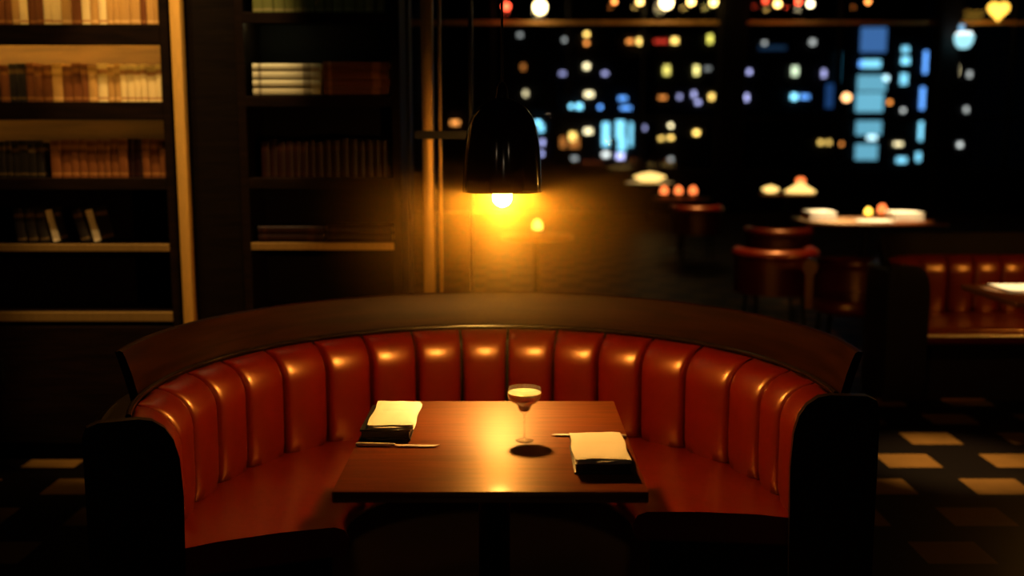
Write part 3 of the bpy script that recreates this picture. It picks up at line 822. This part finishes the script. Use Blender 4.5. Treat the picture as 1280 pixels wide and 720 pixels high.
tower('city tower with yellow windows just left of the window pillar', 822, 906, -50, 169, 26, [
    (843, 51, 14, 13, YL, .95), (826, 52, 24, 9, RD, .22), (887, 49, 12, 17, (.85, .75, .12), .6), (833, 88, 14, 18, (.9, .75, .16), .6), (870, 88, 12, 18, (.95, .8, .25), .7), (884, 86, 14, 8, GR, .12), (828, 122, 16, 10, OR, .3), (849, 121, 11, 12, LI, .25),
    (867, 118, 10, 14, LI, .4), (872, 128, 12, 11, LI, .4), (889, 121, 12, 14, YL, .7), (838, 157, 11, 11, CR, .6), (826, 173, 12, 11, YL, .45), (838, 172, 13, 11, YL, .65), (870, 166, 13, 12, YL, .95), (838, 199, 12, 9, GR, .2)])
tower('dim bluish city tower just right of the window pillar', 924, 1056, -40, 175, 30, [
    (927, 51, 10, 11, RD, .2), (955, 54, 10, 11, GR, .2), (1015, 53, 13, 13, GR, .3), (936, 90, 11, 12, LI, .4), (993, 89, 14, 18, (.75, .9, .6), .6), (932, 122, 12, 15, LI, .55), (992, 121, 14, 14, CY, .9), (1005, 121, 18, 12, BL, .6),
    (1025, 178, 12, 12, YL, .35), (1029, 92, 10, 16, LI, .4), (1047, 84, 12, 44, (.05, .25, .4), .22), (1036, 120, 16, 36, (.03, .12, .4), .2), (1035, 178, 12, 12, YL, .3), (1052, 180, 12, 10, OR, .3), (965, 60, 40, 12, (.02, .06, .14), .15)])
tower('blue lit city tower with tall glowing facade left of the right pillar', 1060, 1115, -25, 188, 20, [
    (1091, 50, 38, 36, BL, .45), (1088, 80, 30, 16, CY, .8), (1076, 80, 12, 14, BL, .6), (1089, 104, 42, 26, CY, .55), (1086, 128, 40, 30, CY, .6), (1106, 98, 14, 13, (.5, .8, .9), .8), (1085, 160, 38, 24, CY, .5), (1089, 172, 18, 13, (.5, .8, .9), .7), (1082, 190, 34, 26, CY, .48), (1111, 128, 11, 11, OR, .4)])
tower('slim city tower with blue vertical lights beside the right pillar', 1117, 1164, -30, 214, 18, [
    (1131, 62, 15, 14, CY, .5), (1131, 76, 16, 15, CY, .75), (1129, 99, 15, 20, CY, .65), (1156, 78, 10, 34, BL, .8), (1152, 123, 12, 34, BL, .8), (1150, 164, 11, 30, CY, .6), (1147, 196, 12, 18, CY, .5), (1126, 200, 19, 14, CY, .55), (1128, 138, 11, 11, GR, .3), (1122, 180, 17, 11, CR, .55)])
tower('narrow dark city tower with faint windows right of the right pillar', 1184, 1222, 62, 240, 14, [
    (1195, 88, 10, 18, CR, .5), (1211, 93, 8, 14, GR, .25), (1190, 137, 9, 11, GR, .3), (1207, 137, 9, 13, GR, .25), (1199, 181, 12, 12, GR, .45)])
# the near street lamp visible low in the blue tower's gap
p = at(1058, 125, 128)
t = thing('street_lamp', 'single orange lamp on a mast left of the blue lit tower', 'lamp', (p.x, p.y, GZ))
b = B(); tube(b, [(p.x, p.y, GZ), (p.x, p.y, p.z)], [.4, .15], 10); build('pole', b, M['facade'], t, 60)
b = B(); bmesh.ops.create_icosphere(b, subdivisions=2, radius=.5, matrix=Matrix.Translation((p.x, p.y, p.z + .3))); build('lamp_head', b, emit('lamp_orange', (1, .45, .18), 5), t, 90)

# ------------------------------------------------------------------ added room lights
def spot(name, loc, target, power, col, size, blend=.5, r=.04):
    l = bpy.data.lights.new(name, 'SPOT'); l.energy = power; l.color = col; l.spot_size = R(size); l.spot_blend = blend; l.shadow_soft_size = r
    o = bpy.data.objects.new(name, l); COL.objects.link(o); o.location = loc
    o.rotation_euler = (Vector(target) - Vector(loc)).to_track_quat('-Z', 'Y').to_euler()
WARM = (1, .62, .24)  # spots near the ceiling are unseen, added to brighten what they aim at
spot('unseen_spot', (3.6, 9.8, 4.5), (3.6, 10.6, .75), 2600, (1, .72, .36), 20)
spot('unseen_spot', (2.9, 5.2, 4.5), (2.85, 5.76, .75), 1200, (1, .72, .36), 6)
spot('unseen_spot', (2.4, 18.6, 4.5), (2.55, 19.4, .75), 260, WARM, 22)
spot('unseen_spot', (2.1, 8.0, 4.5), (2.15, 8.3, .7), 900, (1, .45, .15), 13)
spot('unseen_spot', (2.7, 9.9, 4.5), (2.66, 10.25, .7), 500, (1, .45, .15), 10)
spot('unseen_spot', (2.4, 13.2, 4.5), (2.42, 13.5, .7), 900, (1, .45, .15), 10)
spot('unseen_spot', (2.15, 5.4, 4.5), (2.2, 5.0, 0), 2300, WARM, 15, 1.0)
spot('unseen_spot', (-1.25, 4.1, 4.5), (-1.56, 5, 1.9), 650, WARM, 26)
spot('lamp_reflector', (LX, LY, RIM - .055), (LX, LY - .12, .75), LAMP_W, (1, .64, .20), 70, 1.0, .028)
spot('unseen_spot', (-2.1, 3.9, 4.5), (-2.0, 5.1, 2.2), 260, WARM, 32)

w = bpy.data.worlds.new('night_sky'); S.world = w; w.use_nodes = True
bg = w.node_tree.nodes['Background']; bg.inputs['Color'].default_value = (.10, .16, .30, 1); bg.inputs['Strength'].default_value = .0012

# ------------------------------------------------------------------ camera
cd = bpy.data.cameras.new('camera'); cam = bpy.data.objects.new('camera', cd); COL.objects.link(cam)
cam.location = (0, 0, EYE); cam.rotation_euler = (PI / 2 - TH, 0, 0)
cd.sensor_width = 36; cd.lens = F_PX * 36 / 1280
cd.clip_end = 1000; cd.clip_start = .05
cd.dof.use_dof = True; cd.dof.focus_distance = 3.05; cd.dof.aperture_fstop = 1.4
S.camera = cam
S.view_settings.view_transform = 'Standard'; S.view_settings.look = 'None'
S.view_settings.exposure = 0; S.view_settings.gamma = 1; S.view_settings.use_curve_mapping = False
S.cycles.use_denoising = True
S.cycles.caustics_reflective = False; S.cycles.caustics_refractive = False
S.cycles.max_bounces = 8; S.cycles.diffuse_bounces = 3; S.cycles.volume_bounces = 0; S.cycles.transparent_max_bounces = 16
S.cycles.sample_clamp_indirect = 4
